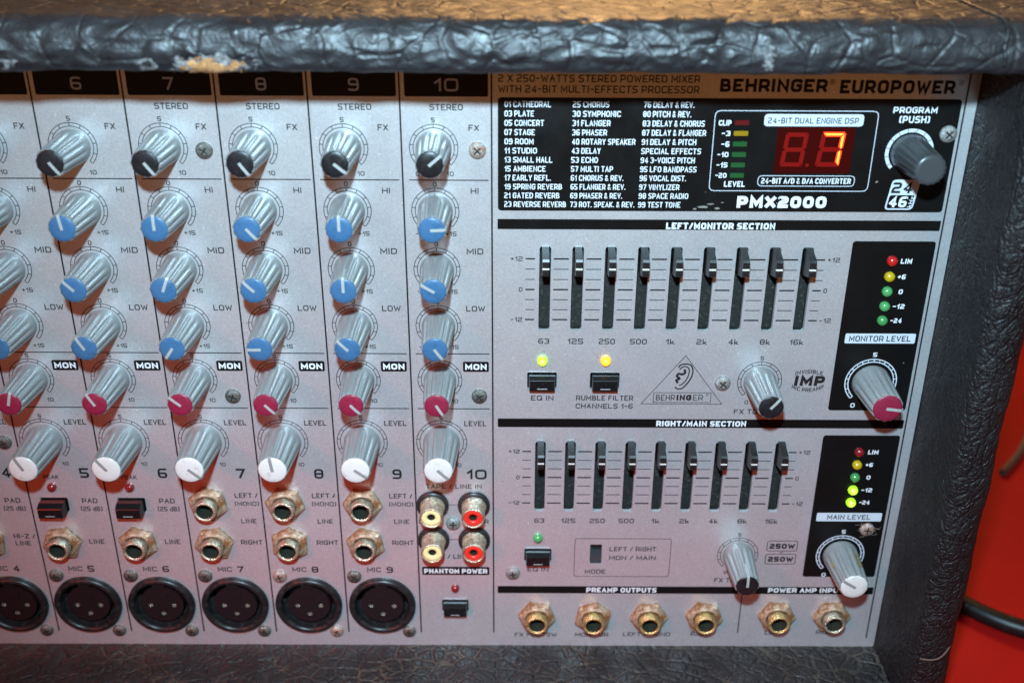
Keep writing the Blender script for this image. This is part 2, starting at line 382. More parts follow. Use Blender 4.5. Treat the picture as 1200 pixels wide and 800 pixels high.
me = D.meshes.new('front_panel')
b.add(b2.v, b2.f, 1)
me.from_pydata([(x*S, z*S, -y*S) for x, y, z in b.v], [], b.f); me.materials.append(m_panel); me.materials.append(m_edge)
me.polygons.foreach_set('material_index', b.mi)
PANEL = put('front_panel', me)
PANEL['label'] = 'silver front panel with printed scales and lettering'

# ------------------------------------------------------------------ leather cabinet
RD, RW = 33.0, 13.4                            # rim: how far it stands out over the panel, how wide it is
def prof_points():
    pts = [(0, 2.5)]
    for k in range(0, 22): pts.append((0, -k*(RD-3.2)/21))
    for k in range(1, 7):
        a = math.radians(90*k/6); pts.append((3.2-3.2*math.cos(a), -(RD-3.2)-3.2*math.sin(a)))
    for k in range(1, 7): pts.append((3.2+(RW-6-3.2)*k/6, -RD-.4*math.sin(math.pi*k/6)))
    for k in range(1, 9):
        a = math.radians(90*k/8); pts.append((RW-6+6*math.sin(a), -(RD-6)-6*math.cos(a)))
    for k in range(1, 41): pts.append((RW, -(RD-6)+k*5.6))
    return pts
PR = prof_points()
def prof_normals(P):
    out = []
    for i in range(len(P)):
        a, c = P[max(i-1, 0)], P[min(i+1, len(P)-1)]; d = (c[0]-a[0], c[1]-a[1]); l = math.hypot(*d)
        out.append((d[1]/l, -d[0]/l))
    return out
PN = prof_normals(PR)
X0, X1, Y0, Y1 = -60.0, 293.8, -0.3, 210.7
def rimpos(side, t, k, lift=0):
    (u, z), (nu, nz) = PR[k], PN[k]
    u2, z2 = u+nu*lift, z+nz*lift
    # a rounded outer corner keeps the skin from meeting in a knife edge
    if side == 'top': return (t, Y0-u2, z2)
    if side == 'right': return (X1+u2, t, z2)
    if side == 'bottom': return (t, Y1+u2, z2)
    return (X0-u2, t, z2)
def rim_strip(side, n):
    b = B(); K = len(PR)
    if side in ('top', 'bottom'): a0, a1, s0, s1 = X0, X1, -1, 1
    else: a0, a1, s0, s1 = Y0, Y1, -1, 1
    V = []
    for i in range(n+1):
        f = i/n
        for k in range(K):
            u = PR[k][0]; lo = a0-u; hi = a1+u; t = lo+(hi-lo)*f
            x, y, z = rimpos(side, t, k)
            edge = min(1, k/4)
            d = .55*noise.noise(Vector((x*.07, y*.07, z*.07)))+.28*noise.noise(Vector((x*.23, y*.23, z*.3)))
            d *= edge*(.55+.45*min(1, min(f, 1-f)*30))
            V.append(rimpos(side, t, k, d))
    F = [[i*K+k, (i+1)*K+k, (i+1)*K+k+1, i*K+k+1] for i in range(n) for k in range(K-1)]
    b.add(V, F, 0, True); return b
for side, n in (('top', 330), ('right', 190), ('bottom', 330), ('left', 60)):
    o = build('cabinet_rim', rim_strip(side, n), {'top': m_leather, 'bottom': m_leather_b}.get(side, m_leather_s))
    if side == 'top': o['label'] = 'blue-grey lit top rim of the cabinet with torn spots'
    if side == 'right': o['label'] = 'right rim of the cabinet beside the red table'
    if side == 'bottom': o['label'] = 'creased bottom rim of the cabinet'
b = B(); b.box(X0-15, Y0-15, 150, X1+15, Y1+15, 196); build('back_board', b, m_back)
b = B()
for x in (-60, 300):
    for z in (0, 170): b.lathe([(9, 0), (10, 4), (10, 12.0)], 20, 0, 0, 0, True, True, True)
for x in (-55, 292):
    for z in (-5, 160):
        b = B(); n = 20
        b.ring([[(9*math.cos(2*math.pi*i/n), yy, 9*math.sin(2*math.pi*i/n)) for i in range(n)] for yy in (0, 12.6)], 0, True, True, True)
        build('rubber_foot', b, m_rubber, at=(x, 227.2, z))
# torn spots on the top rim: pale frayed cloth edge round bare tan wood
def torn(xc, kc, rx, rk, mt, lift, seed, name, jag=.5):
    b = B(); K = len(PR); idx = {}; F = []; nx = max(16, int(rx*9)); kk = [k*.125 for k in range(int((kc-rk-1)*8), int((kc+rk+1)*8)+1)]
    def pos(t, kf):
        k0 = max(0, min(len(PR)-2, int(kf))); f = kf-k0
        p0 = rimpos('top', t, k0, lift); p1 = rimpos('top', t, k0+1, lift)
        return tuple(p0[j]*(1-f)+p1[j]*f for j in range(3))
    def inside(t, kf):
        d = math.hypot((t-xc)/rx, (kf-kc)/rk)
        return d < 1+jag*noise.noise(Vector((t*.5+seed, kf*.6, seed)))+.45*jag*noise.noise(Vector((t*1.6, kf*1.2, seed)))
    V = []; cols = [xc-rx*1.5+i*(rx*3/(nx*2)) for i in range(nx*2+1)]
    for t in cols:
        for kf in kk:
            x, y, z = pos(t, kf)
            d = .55*noise.noise(Vector((x*.07, y*.07, z*.07)))+.28*noise.noise(Vector((x*.23, y*.23, z*.3)))
            V.append((x, y-.5*d*0, z-d*.8-.12))
    m2 = len(kk)
    for i in range(len(cols)-1):
        for j in range(m2-1):
            if inside((cols[i]+cols[i+1])/2, (kk[j]+kk[j+1])/2): F.append([i*m2+j, (i+1)*m2+j, (i+1)*m2+j+1, i*m2+j+1])
    used = sorted({v for f in F for v in f}); mp = {v: i for i, v in enumerate(used)}
    b.add([V[v] for v in used], [[mp[v] for v in f] for f in F], 0, True)
    return build(name, b, mt)
torn(87, 26.5, 8.8, 3.4, m_fray, .25, 3.3, 'frayed_edge', .7); torn(86.5, 26.4, 6.6, 2.2, m_wood, .5, 7.1, 'bare_wood_patch', 1.0)
torn(71, 27.2, 2.4, 2.2, m_fray, .3, 1.2, 'frayed_edge', .7); torn(71.2, 27.2, 1.2, 1.1, m_hole, .5, 2.2, 'screw_puncture')
torn(35.5, 26.8, 3.0, 1.6, m_fray, .3, 5.2, 'frayed_edge', .8); torn(34.5, 26.8, 1.2, 1.0, m_hole, .5, 6.2, 'screw_puncture')
torn(225.5, 29.5, 1.4, 4.5, m_fray, .25, 8.4, 'frayed_edge', .7)
def tube(b, path, r, n=10, mi=0):
    Ls = []
    for i, p in enumerate(path):
        a = Vector(path[max(i-1, 0)]); c = Vector(path[min(i+1, len(path)-1)]); d = (c-a).normalized()
        u = d.cross(Vector((0, 1, .13))).normalized(); v = d.cross(u); p = Vector(p)
        Ls.append([tuple(p+u*r*math.cos(2*math.pi*k/n)+v*r*math.sin(2*math.pi*k/n)) for k in range(n)])
    b.ring(Ls, mi, True, True, True)
def spline(P, n=12):
    out = []
    for i in range(len(P)-1):
        p0, p1, p2, p3 = (Vector(P[max(i-1, 0)]), Vector(P[i]), Vector(P[i+1]), Vector(P[min(i+2, len(P)-1)]))
        for k in range(n):
            t = k/n; out.append(tuple(.5*((2*p1)+(p2-p0)*t+(2*p0-5*p1+4*p2-p3)*t*t+(3*p1-p0-3*p2+p3)*t**3)))
    out.append(tuple(P[-1])); return out
b = B(); tube(b, spline([(295.5, 187.2, -32.6), (298.5, 186.6, -33.8), (301.5, 185.6, -33.6), (304.6, 183, -31.6), (307, 180.5, -27.5)]), .35); build('loose_cord', b, m_strap)
# folded seam near the top right corner
b = B()
kk = range(28, 75)
P1 = [rimpos('top', 283.6+.35*math.sin(k*.7), k, .35) for k in kk]; tube(b, P1, .55, 8); build('leather_seam', b, m_leather)

# ------------------------------------------------------------------ printing on the panel
Z1, Z2, Z3 = -.05, -.10, -.15
def rect_print(name, x0, y0, x1, y1, m_, z=Z1, r=.6):
    b = B(); b.poly(rrect(x0, y0, x1, y1, r, 3) if r else [(x0, y0), (x1, y0), (x1, y1), (x0, y1)], z); return build(name, b, m_, PANEL)
def outline(name, pts, w, m_, z=Z1):
    b = B(); ribbon(b, pts, w, z, True); return build(name, b, m_, PANEL)
for ch in CH+[11]:
    x = cx0(ch); b = B()
    top = 3
    ribbon(b, [(x, top), (x+(.15 if ch < 11 else .2), 204.8)], .5, Z1); build('divider_line', b, m_ink, PANEL)
b = B(); ribbon(b, [(290.35, 2), (290.35, 206.8)], .5, Z1); build('divider_line', b, m_ink, PANEL)
b = B(); ribbon(b, [(243.8, 187.2), (243.8, 204.6)], .38, Z1); build('divider_line', b, m_ink, PANEL)
def dial_scale(r0, r1, w, n=10, dots=False):
    b = B(); A = [math.radians(-135+270*i/60) for i in range(61)]
    for r in (r0, r1): ribbon(b, [(r*math.sin(a), -r*math.cos(a)) for a in A], w, 0)
    for i in range(n+1):
        a = math.radians(-135+270*i/n); ribbon(b, [(r0*math.sin(a), -r0*math.cos(a)), (r1*math.sin(a), -r1*math.cos(a))], w, -.008)
    if dots:
        for i in range(n):
            a = math.radians(-135+270*(i+.5)/n); rm = r1-.35; ribbon(b, [(rm*math.sin(a), -rm*math.cos(a)), (r1*math.sin(a), -r1*math.cos(a))], w, -.012)
    return b
me_ring = dial_scale(5.95, 7.0, .21).mesh('dial_scale', [m_ink]); me_ringL = dial_scale(7.15, 8.2, .21, 10, True).mesh('dial_scale_large', [m_ink])
for ch in CH:
    x = cx0(ch)
    rect_print('channel_tag', x+1.4, 2.5, x+25.1, 12.6, m_black, Z1, .5)
    w = 7.0 if ch == 10 else 3.0
    ctext(str(ch), x+13.2, 7.5, 11.1, w, m_=m_tag, z=Z2, wt=.12, name='channel_number')
    if ch >= 7: text('STEREO', x+8.4, x+17.9, 14.7, 16.5)
    for y in (37.0, 93.5, 113.2):
        b = B(); ribbon(b, [(x+1.9, y), (x+25.1, y)], .32, Z1); build('divider_line', b, m_ink, PANEL)
    text('FX', x+19.4, x+22.4, 20.6, 22.4); text('HI', x+19.8, x+22.2, 39.4, 41.1); text('MID', x+18.4, x+23.4, 58.2, 60.1); text('LOW', x+18.0, x+23.8, 77.0, 78.9)
    rect_print('badge', x+16.7, 96.2, x+24.9, 99.8, m_black, Z1, .5); text('MON', x+17.4, x+24.2, 97.0, 99.05, m_=m_white, wt=.21, z=Z2)
    text('LEVEL', x+16.8, x+24.0, 117.7, 119.6)
    text(str(ch), x+(17.1 if ch == 10 else 18.6), x+(24.0 if ch == 10 else 21.7), 136.2, 140.0, wt=.15, name='channel_number')
    for rn, y in ROWS.items():
        big = rn == 'LEVEL'; put('dial_scale', me_ringL if big else me_ring, PANEL, (x+9.3, y, Z1)); e = 1.1 if big else 0
        if rn in ('FX', 'MON', 'LEVEL'):
            ctext('5', x+9.3, y-8.9-e, y-7.5-e, 1.1, wt=.14, name='scale_number'); ctext('10', x+13.9+e*.6, y+6.9+e, y+8.3+e, 2.1, wt=.13, name='scale_number'); ctext('0', x+4.4-e*.6, y+6.9+e, y+8.3+e, 1.1, wt=.13, name='scale_number')
        else:
            ctext('0', x+9.3, y-8.9, y-7.4, 1.1, wt=.14, name='scale_number'); ctext('+15', x+13.8, y+6.5, y+7.9, 3.3, wt=.13, name='scale_number'); ctext('-15', x+4.8, y+6.5, y+7.9, 3.1, wt=.13, name='scale_number')
    if ch <= 6:
        text('PEAK', x+6.2, x+11.4, 138.9, 140.5, wt=.12); text('PAD', x+17.6, x+22.8, 148.1, 150.0); text('(25 dB)', x+16.7, x+24.0, 151.4, 153.2, wt=.12)
        if ch == 5 or ch == 6: text('LINE', x+17.3, x+22.6, 164.8, 166.7)
        else: text('HI-Z /', x+17.8, x+25.2, 162.7, 164.6); text('LINE', x+17.9, x+23.2, 165.6, 167.5)
    elif ch <= 9:
        text('LEFT /', x+17.2, x+25.0, 145.8, 147.7); text('(MONO)', x+17.0, x+25.1, 149.2, 150.9, wt=.12); text('LINE', x+18.4, x+23.6, 156.2, 158.0); text('RIGHT', x+17.4, x+24.8, 164.9, 166.8)
    if ch <= 9:
        text('MIC', x+8.1, x+13.0, 176.3, 178.3); ctext(str(ch), x+16.0, 176.0, 178.6, 2.3, wt=.16, name='channel_number')
text('TAPE / LINE IN', 133.6, 152.3, 142.0, 143.7); text('TAPE / LINE OUT', 132.9, 153.3, 170.6, 172.5)
for y in (150.2, 164.4):
    b = B(); ribbon(b, [(141.0, y), (144.3, y)], .22, Z1); build('divider_line', b, m_ink, PANEL)
ctext('R', 153.8, 156.1, 157.8, 1.5); ctext('L', 131.5, 156.1, 157.8, 1.3)
rect_print('badge', 131.3, 175.9, 154.7, 179.4, m_black, Z1, .5); text('PHANTOM POWER', 132.0, 154.0, 176.7, 178.7, m_=m_white, wt=.19, z=Z2)
# main section headings
text('2 X 250-WATTS STEREO POWERED MIXER', 157.9, 214.6, 6.3, 8.4, wt=.12); text('WITH 24-BIT MULTI-EFFECTS PROCESSOR', 157.9, 214.6, 9.3, 11.4, wt=.12)
text('BEHRINGER', 220.4, 250.6, 7.2, 10.9, wt=.19, gap=2.0); text('EUROPOWER', 254.2, 286.6, 7.4, 11.2, wt=.19, gap=2.0)
for x in (251.9, 288.1):
    b = B(); cc = [(x+.75*math.cos(t*.524), 8.0+.75*math.sin(t*.524)) for t in range(12)]; ribbon(b, cc, .12, Z1, True); glyphs(b, 'R', x-.35, x+.35, 7.6, 8.4, Z1, .14); build('registered_mark', b, m_ink, PANEL)
rect_print('black_field', 157.8, 12.7, 289.3, 46.2, m_black, Z1, 1.0)
FXL = [['01 CATHEDRAL', '03 PLATE', '05 CONCERT', '07 STAGE', '09 ROOM', '11 STUDIO', '13 SMALL HALL', '15 AMBIENCE', '17 EARLY REFL.', '19 SPRING REVERB', '21 GATED REVERB', '23 REVERSE REVERB'],
       ['25 CHORUS', '30 SYMPHONIC', '31 FLANGER', '36 PHASER', '40 ROTARY SPEAKER', '43 DELAY', '53 ECHO', '57 MULTI TAP', '61 CHORUS & REV.', '65 FLANGER & REV.', '69 PHASER & REV.', '73 ROT. SPEAK. & REV.'],
       ['76 DELAY & REV.', '80 PITCH & REV.', '83 DELAY & CHORUS', '87 DELAY & FLANGER', '91 DELAY & PITCH', 'SPECIAL EFFECTS', '94 3-VOICE PITCH', '95 LFO BANDPASS', '96 VOCAL DIST.', '97 VINYLIZER', '98 SPACE RADIO', '99 TEST TONE']]
FXW = [[13.2, 8.4, 11.3, 8.7, 8.4, 9.4, 13.9, 12.0, 13.6, 16.9, 16.2, 18.2], [10.3, 13.7, 10.9, 10.0, 18.3, 8.4, 7.7, 12.2, 15.4, 16.1, 15.3, 19.0], [14.4, 13.7, 17.7, 18.3, 15.7, 17.3, 15.7, 16.4, 13.6, 11.8, 14.6, 12.5]]
for col, (x, names, ws) in enumerate(zip((159.7, 179.1, 199.2), FXL, FXW)):
    for i, s in enumerate(names):
        y = 13.75+2.69*i; u = 1.0
        text(s, x, x+ws[i], y, y+1.72, m_=m_white, wt=.12, z=Z2, name='effect_name')
# display window
outline('window_outline', rounded([(219.7, 16.2), (266.2, 16.2), (266.2, 39.8), (219.7, 39.8)], 1.6, True), .22, m_tag, Z2)
rect_print('badge', 233.8, 17.1, 262.2, 20.6, m_tag, Z2, .9); text('24-BIT DUAL ENGINE DSP', 234.9, 260.8, 18.1, 19.8, z=Z3, wt=.12)
outline('badge_outline', rounded([(233.8, 35.2), (262.0, 35.2), (262.0, 38.3), (233.8, 38.3)], 1.2, True), .22, m_tag, Z2); text('24-BIT A/D & D/A CONVERTER', 234.8, 261.0, 35.9, 37.6, m_=m_white, z=Z2, wt=.15)
for s, y0, y1, w in (('CLIP', 18.9, 20.5, 3.6), ('-3', 22.0, 23.5, 2.5), ('-6', 25.1, 26.7, 2.3), ('-10', 28.2, 29.7, 3.2), ('-15', 31.3, 32.8, 3.2), ('-20', 34.4, 35.9, 3.3)):
    text(s, 224.5-w, 224.5, y0, y1, m_=m_white, z=Z2, wt=.16, name='scale_number')
text('LEVEL', 224.0, 230.1, 36.9, 38.6, m_=m_white, z=Z2, wt=.16)
for i, mt in enumerate((m_bar_r, m_bar_y, m_bar_g, m_bar_g, m_bar_g, m_bar_g)):
    y = 19.65+3.1*i; b = B(); r1 = rrect(-2.1, -.75, 2.1, .75, .25, 2); r2 = rrect(-2.0, -.65, 2.0, .65, .2, 2)
    b.ring([[(p[0], p[1], .0) for p in r1], [(p[0], p[1], -.25) for p in r2]], 0, False, False, True); build('level_lamp', b, mt, at=(227.5, y, -.05))
text('PMX2000', 228.3, 254.7, 41.4, 45.0, m_=m_white, z=Z2, wt=.24)
text('PROGRAM', 270.2, 282.7, 14.9, 16.7, m_=m_white, z=Z2, wt=.16); text('(PUSH)', 272.3, 281.0, 17.5, 19.5, m_=m_white, z=Z2, wt=.15)
# seven segment display
rect_print('display_glass', 238.0, 20.9, 260.2, 34.4, m_disp, Z2, .5)
def seg_digit(x0, y0, w, h, lit, t=1.25):
    sl = .10
    def P(px, py): return (x0+px+(h-py)*sl, y0+py)
    g = .18; m2 = h/2
    segs = {'a': [(g+.1, 0), (w-g-.1, 0), (w-g-t*.7, t), (g+t*.7, t)], 'd': [(g+.1, h), (w-g-.1, h), (w-g-t*.7, h-t), (g+t*.7, h-t)],
            'g': [(g+.3, m2), (g+t*.75, m2-t/2), (w-g-t*.75, m2-t/2), (w-g-.3, m2), (w-g-t*.75, m2+t/2), (g+t*.75, m2+t/2)],
            'f': [(0, g+.1), (t, t), (t, m2-t*.6), (t*.45, m2-g), (0, m2-g-.3)], 'b': [(w, g+.1), (w-t, t), (w-t, m2-t*.6), (w-t*.45, m2-g), (w, m2-g-.3)],
            'e': [(0, h-g-.1), (t, h-t), (t, m2+t*.6), (t*.45, m2+g), (0, m2+g+.3)], 'c': [(w, h-g-.1), (w-t, h-t), (w-t, m2+t*.6), (w-t*.45, m2+g), (w, m2+g+.3)]}
    for k, pts in segs.items():
        on = k in lit; b = B(); pp = [P(*p) for p in pts]; z = -.15
        b.poly(pp, z); seg = build('digit_segment', b, m_seg if on else m_ghost, PANEL)
        if on:
            c = (sum(p[0] for p in pp)/len(pp), sum(p[1] for p in pp)/len(pp)); b = B()
            hor = k in 'adg'
            b.poly([(c[0]+(p[0]-c[0])*(.9 if hor else .42), c[1]+(p[1]-c[1])*(.4 if hor else .92)) for p in pp], -.17); build('segment_core', b, m_core, PANEL)
seg_digit(239.5, 22.4, 6.6, 10.0, ''); seg_digit(249.8, 22.2, 6.9, 10.2, 'abc', 1.35)
b = B(); b.poly([(247.6+.55*math.cos(t), 32.0+.55*math.sin(t)) for t in [i*.524 for i in range(12)]], -.15); build('decimal_point', b, m_ghost, PANEL)
# 24 / 46 kHz mark
sk = lambda pts: [(x+(45.4-y)*.13, y) for x, y in pts]
b = B(); b.poly(sk(rounded([(272.0, 36.2), (280.3, 36.2), (280.3, 45.4), (272.0, 45.4)], 1.2, True)), Z2); build('badge', b, m_tag, PANEL)
b = B(); b.poly(sk(rounded([(272.45, 40.9), (279.85, 40.9), (279.85, 44.95), (272.45, 44.95)], .7, True)), Z3); build('badge', b, m_black, PANEL)
text('24', 273.2, 279.2, 37.0, 40.3, z=Z3, wt=.17, it=.13); text('46', 272.8, 278.2, 41.3, 44.6, m_=m_white, z=-.2, wt=.17, it=.13)
b = B(); glyphs(b, 'kHz', -1.7, 1.7, -.6, .6, -.2, .14)
o = build('printed_word', b, m_white, PANEL, at=(279.5, 43.0, 0)); o.rotation_euler = (0, math.radians(-80), 0)
# section bars
for y0, y1, s, xa, xb, t0 in ((48.8, 52.0, 'LEFT/MONITOR SECTION', 207.9, 240.4, 49.7), (116.7, 119.9, 'RIGHT/MAIN SECTION', 209.2, 238.4, 117.3)):
    rect_print('section_bar', 157.7, y0, 289.6, y1, m_black, Z1, .3); text(s, xa, xb, t0, t0+2.05, m_=m_white, z=Z2, wt=.2)
rect_print('section_bar', 157.6, 184.1, 289.8, 187.2, m_black, Z1, .3)
text('PREAMP OUTPUTS', 188.8, 213.5, 184.6, 186.7, m_=m_white, z=Z2, wt=.19); text('POWER AMP INPUTS', 252.8, 281.3, 184.5, 186.5, m_=m_white, z=Z2, wt=.19)
rect_print('black_field', 264.3, 55.3, 289.3, 113.2, m_black, Z1, .9); rect_print('black_field', 264.1, 122.5, 289.3, 179.6, m_black, Z1, .9)
FQ = (('63', 3.4), ('125', 5.0), ('250', 5.1), ('500', 5.2), ('1k', 2.9), ('2k', 3.3), ('4k', 3.2), ('8k', 3.2), ('16k', 4.3))
for xs, ys, ty, off in ((SU, [61.4, 64.75, 68.1, 71.45, 74.8, 78.15, 81.5], 88.0, 0), (SL, [129.1, 132.45, 135.8, 139.15, 142.5, 145.9, 149.3], 155.5, -.2)):
    b = B()
    for j, y in enumerate(ys):
        w = .48 if j in (0, 3, 6) else .25
        for i in range(8): ribbon(b, [(xs[i]+2.55, y), (xs[i+1]-2.75, y)], w, Z1)
        ribbon(b, [(xs[0]-5.9, y), (xs[0]-3.1, y)], w, Z1); ribbon(b, [(xs[8]+2.75, y), (xs[8]+5.4, y)], w, Z1)
    build('slider_scale', b, m_ink, PANEL)
    for s, w, y in (('+12', 3.7, ys[0]), ('0', 1.1, ys[3]), ('-12', 3.6, ys[6])):
        text(s, xs[0]-6.8-w, xs[0]-6.8, y-.75, y+.75, wt=.13, name='scale_number'); text(s, xs[8]+6.2, xs[8]+6.2+w, y-.75, y+.75, wt=.13, name='scale_number')
    for x, (s, w) in zip(xs, FQ): ctext(s, x, ty, ty+1.85, w, name='frequency', wt=.13)
text('EQ IN', 168.4, 175.6, 108.2, 110.0); text('RUMBLE FILTER', 182.9, 201.2, 108.1, 109.9); text('CHANNELS 1-6', 182.8, 201.2, 111.1, 112.9)
text('EQ IN', 168.0, 175.3, 176.0, 177.7)
# logo triangle with an ear
outline('logo_triangle', [(217.0, 93.8), (229.8, 111.1), (203.8, 111.1)], .2, m_ink)
b = B(); b.poly([(207.7, 107.0), (226.1, 107.0), (226.1, 110.5), (207.7, 110.5)], Z1-.01); o = build('logo_box', b, m_panel, PANEL)
outline('logo_outline', [(207.7, 107.0), (226.1, 107.0), (226.1, 110.5), (207.7, 110.5)], .2, m_ink, Z1-.02)
text('BEHR', 208.5, 214.6, 107.7, 109.8, z=Z2, wt=.10, name='logo_word'); text('ING', 215.1, 219.9, 107.7, 109.8, z=Z2, wt=.24, name='logo_word'); text('ER', 220.4, 223.6, 107.7, 109.8, z=Z2, wt=.10, name='logo_word')
ctext('R', 224.9, 107.3, 108.1, .7, z=Z2)
b = B()
E1 = [(215.0, 98.0), (215.7, 97.0), (217.2, 96.7), (218.7, 97.0), (219.5, 98.3), (219.6, 100.2), (219.0, 102.2), (217.9, 104.0), (216.6, 105.4), (215.2, 105.6), (214.3, 104.9)]
ribbon(b, [p[:2] for p in spline([(*p, 0) for p in E1], 4)], .45, Z1)
E2 = [(215.4, 98.7), (216.4, 97.7), (217.8, 97.8), (218.5, 99.0), (218.3, 100.8), (217.6, 102.6), (216.4, 104.0), (215.6, 104.2)]
ribbon(b, [p[:2] for p in spline([(*p, 0) for p in E2], 4)], .38, Z1-.006)
E3 = [(216.9, 98.6), (217.2, 99.8), (216.3, 100.4), (215.2, 100.2), (214.7, 101.1), (215.6, 101.9), (214.6, 102.5), (215.2, 103.5)]
ribbon(b, [p[:2] for p in spline([(*p, 0) for p in E3], 4)], .75, Z1-.012)
build('ear_emblem', b, m_ink, PANEL)
# arched mark
cx, cy = 256.7, 102.6
def arc(sgn, k):
    def f(px, py): return (px, py+sgn*((px-cx)/5.0)**2*k)
    return f
b = B(); glyphs(b, 'INVISIBLE', 252.3, 261.1, 98.5, 99.9, Z1, .14, 0, 2.0, arc(1, .9)); glyphs(b, 'MIC PREAMP', 251.6, 261.8, 105.1, 106.5, Z1-.01, .14, 0, 2.0, arc(-1, 1.3))
glyphs(b, 'IMP', 252.2, 261.8, 100.7, 104.3, Z1-.02, .24, .08); build('arched_mark', b, m_ink, PANEL)
# fx to dials, master dials
put('dial_scale', me_ring, PANEL, (241.2, 102.9, Z1)); put('dial_scale', me_ring, PANEL, (240.6, 170.3, Z1))
for x, y in ((241.2, 102.9), (240.6, 170.3)):
    ctext('5', x, y-9.0, y-7.6, 1.1, name='scale_number', wt=.14); ctext('0', x-3.5, y+6.8, y+8.2, 1.2, name='scale_number', wt=.14)
    text('FX TO MON' if y < 150 else 'FX TO MAIN', x-7.2, x+7.0, y+10.0, y+11.8)
def master_ring():
    b = B(); A = [math.radians(-135+270*i/60) for i in range(61)]
    ribbon(b, [(8.15*math.sin(a), -8.15*math.cos(a)) for a in A], .34, 0); ribbon(b, [(7.2*math.sin(a), -7.2*math.cos(a)) for a in A], .34, 0)
    for i in range(21):
        a = math.radians(-135+270*i/20); r0, r1 = 7.2, 8.15; ribbon(b, [(r0*math.sin(a), -r0*math.cos(a)), (r1*math.sin(a), -r1*math.cos(a))], .3 if i % 2 == 0 else .16, -.008)
    return b
me_mr = master_ring().mesh('master_scale', [m_tag])
for x, y in ((276.6, 102.9), (276.0, 170.3)):
    put('dial_scale', me_mr, PANEL, (x, y, Z2)); ctext('5', x, y-10.5, y-9.0, 1.3, m_=m_white, z=Z2, name='scale_number', wt=.16); ctext('0', x-4.6, y+7.6, y+9.2, 1.4, m_=m_white, z=Z2, name='scale_number', wt=.16)
    ctext('10', x+5, y+7.6, y+9.2, 2.6, m_=m_white, z=Z2, name='scale_number', wt=.16)
b = B(); A = [math.radians(-135+270*i/60) for i in range(61)]; ribbon(b, [(6.45*math.sin(a), -6.45*math.cos(a)) for a in A], 1.05, 0); build('dial_scale', b, m_tag, PANEL, at=(276.65, 28.1, Z2))
b = B()
for i in range(12):
    a = math.radians(-135+270*(i+.5)/12); ribbon(b, [(5.7*math.sin(a), -5.7*math.cos(a)), (7.2*math.sin(a), -7.2*math.cos(a))], .16, 0)
build('scale_ticks', b, m_ink, PANEL, at=(276.65, 28.1, Z3))
for yy, s, x0, x1, ty, tx0, tx1 in ((85.8, 'MONITOR LEVEL', 266.3, 288.3, 86.55, 267.6, 286.9), (152.8, 'MAIN LEVEL', 265.9, 288.0, 153.5, 269.5, 284.2)):
    rect_print('badge', x0, yy, x1, yy+3.4, m_tag, Z2, .4); text(s, tx0, tx1, ty, ty+1.95, z=Z3, wt=.13)
LEDY = [61.7, 66.8, 71.7, 76.6, 81.4], [128.9, 133.8, 138.7, 143.7, 148.6]
for ys, x in zip(LEDY, (276.8, 276.4)):
    for y, (s, w, xx) in zip(ys, (('LIM', 3.4, 279.6), ('+6', 2.4, 279.5), ('0', 1.3, 280.5), ('-12', 3.6, 279.5), ('-24', 3.5, 279.5))): text(s, xx, xx+w, y-.85, y+.75, m_=m_white, z=Z2, wt=.19, it=.06, name='scale_number')
outline('printed_frame', rounded([(184.2, 163.8), (217.3, 163.8), (217.3, 179.8), (184.2, 179.8)], .9, True), .2, m_ink)
text('LEFT / RIGHT', 196.2, 212.3, 167.2, 169.0); text('MON / MAIN', 196.2, 212.3, 170.9, 172.7); text('MODE', 188.0, 195.2, 176.8, 178.6)
for x0, y0, y1 in ((250.4, 164.5, 168.7), (250.4, 170.0, 174.2)):
    outline('badge_outline', rounded([(x0, y0), (x0+10.4, y0), (x0+10.4, y1), (x0, y1)], .8, True), .24, m_ink); text('250W', x0+.9, x0+9.6, y0+1.1, y1-1.0, wt=.22)
ctext('+', 255.5, 168.85, 169.85, 1.0, z=Z2, wt=.2)
for s, x0, x1, y in (('FX FOOTSW', 163.7, 178.9, 204.9), ('MONITOR', 185.4, 197.4, 204.8), ('LEFT / MONO', 202.7, 219.6, 204.5), ('RIGHT', 227.0, 234.6, 204.3), ('LEFT', 253.6, 259.6, 203.6), ('RIGHT', 272.0, 279.5, 203.3)):
    text(s, x0, x1, y, y+1.75)

# worn spots and crumbs on the paint
m_scuff = mat('pale_scuff', (.17, .16, .14), .8); m_crumb = mat('rust_crumb', (.24, .12, .05), .8)
def blot(name, x, y, rx, ry, mt, z, seed, n=26, jag=.6):
    b = B(); pts = []
    for i in range(n):
        a = 2*math.pi*i/n; k = 1+jag*noise.noise(Vector((math.cos(a)*2.2+seed, math.sin(a)*2.2, seed)))
        pts.append((x+rx*k*math.cos(a), y+ry*k*math.sin(a)))
    b.poly(pts, z); return build(name, b, mt, PANEL)
for x, y, rx, ry, sd in ((218.3, 44.8, 1.5, .35, 1), (220.6, 43.9, 1.0, .22, 2), (222.6, 45.2, .8, .3, 3), (216.0, 45.4, .5, .25, 4), (224.0, 43.4, .45, .13, 5), (236.6, 36.6, .22, .2, 6), (268.6, 36.9, .35, .3, 7), (283.5, 118.2, .3, .1, 8), (218.9, 119.2, .35, .3, 9), (161, 38, .2, .1, 11), (286, 96, .2, .15, 12), (272, 97, .25, .1, 13)):
    blot('paint_scuff', x, y, rx, ry, m_scuff, -.13, sd)
random.seed(11)
for i in range(60):
    x, y = random.uniform(2, 288), random.uniform(18, 206); k = random.uniform(.1, .32)
    blot('crumb', x, y, k, k*random.uniform(.5, 1), random.choice([m_crumb, m_crumb, m_scuff, m_hole]), -.14, i+20, 9)
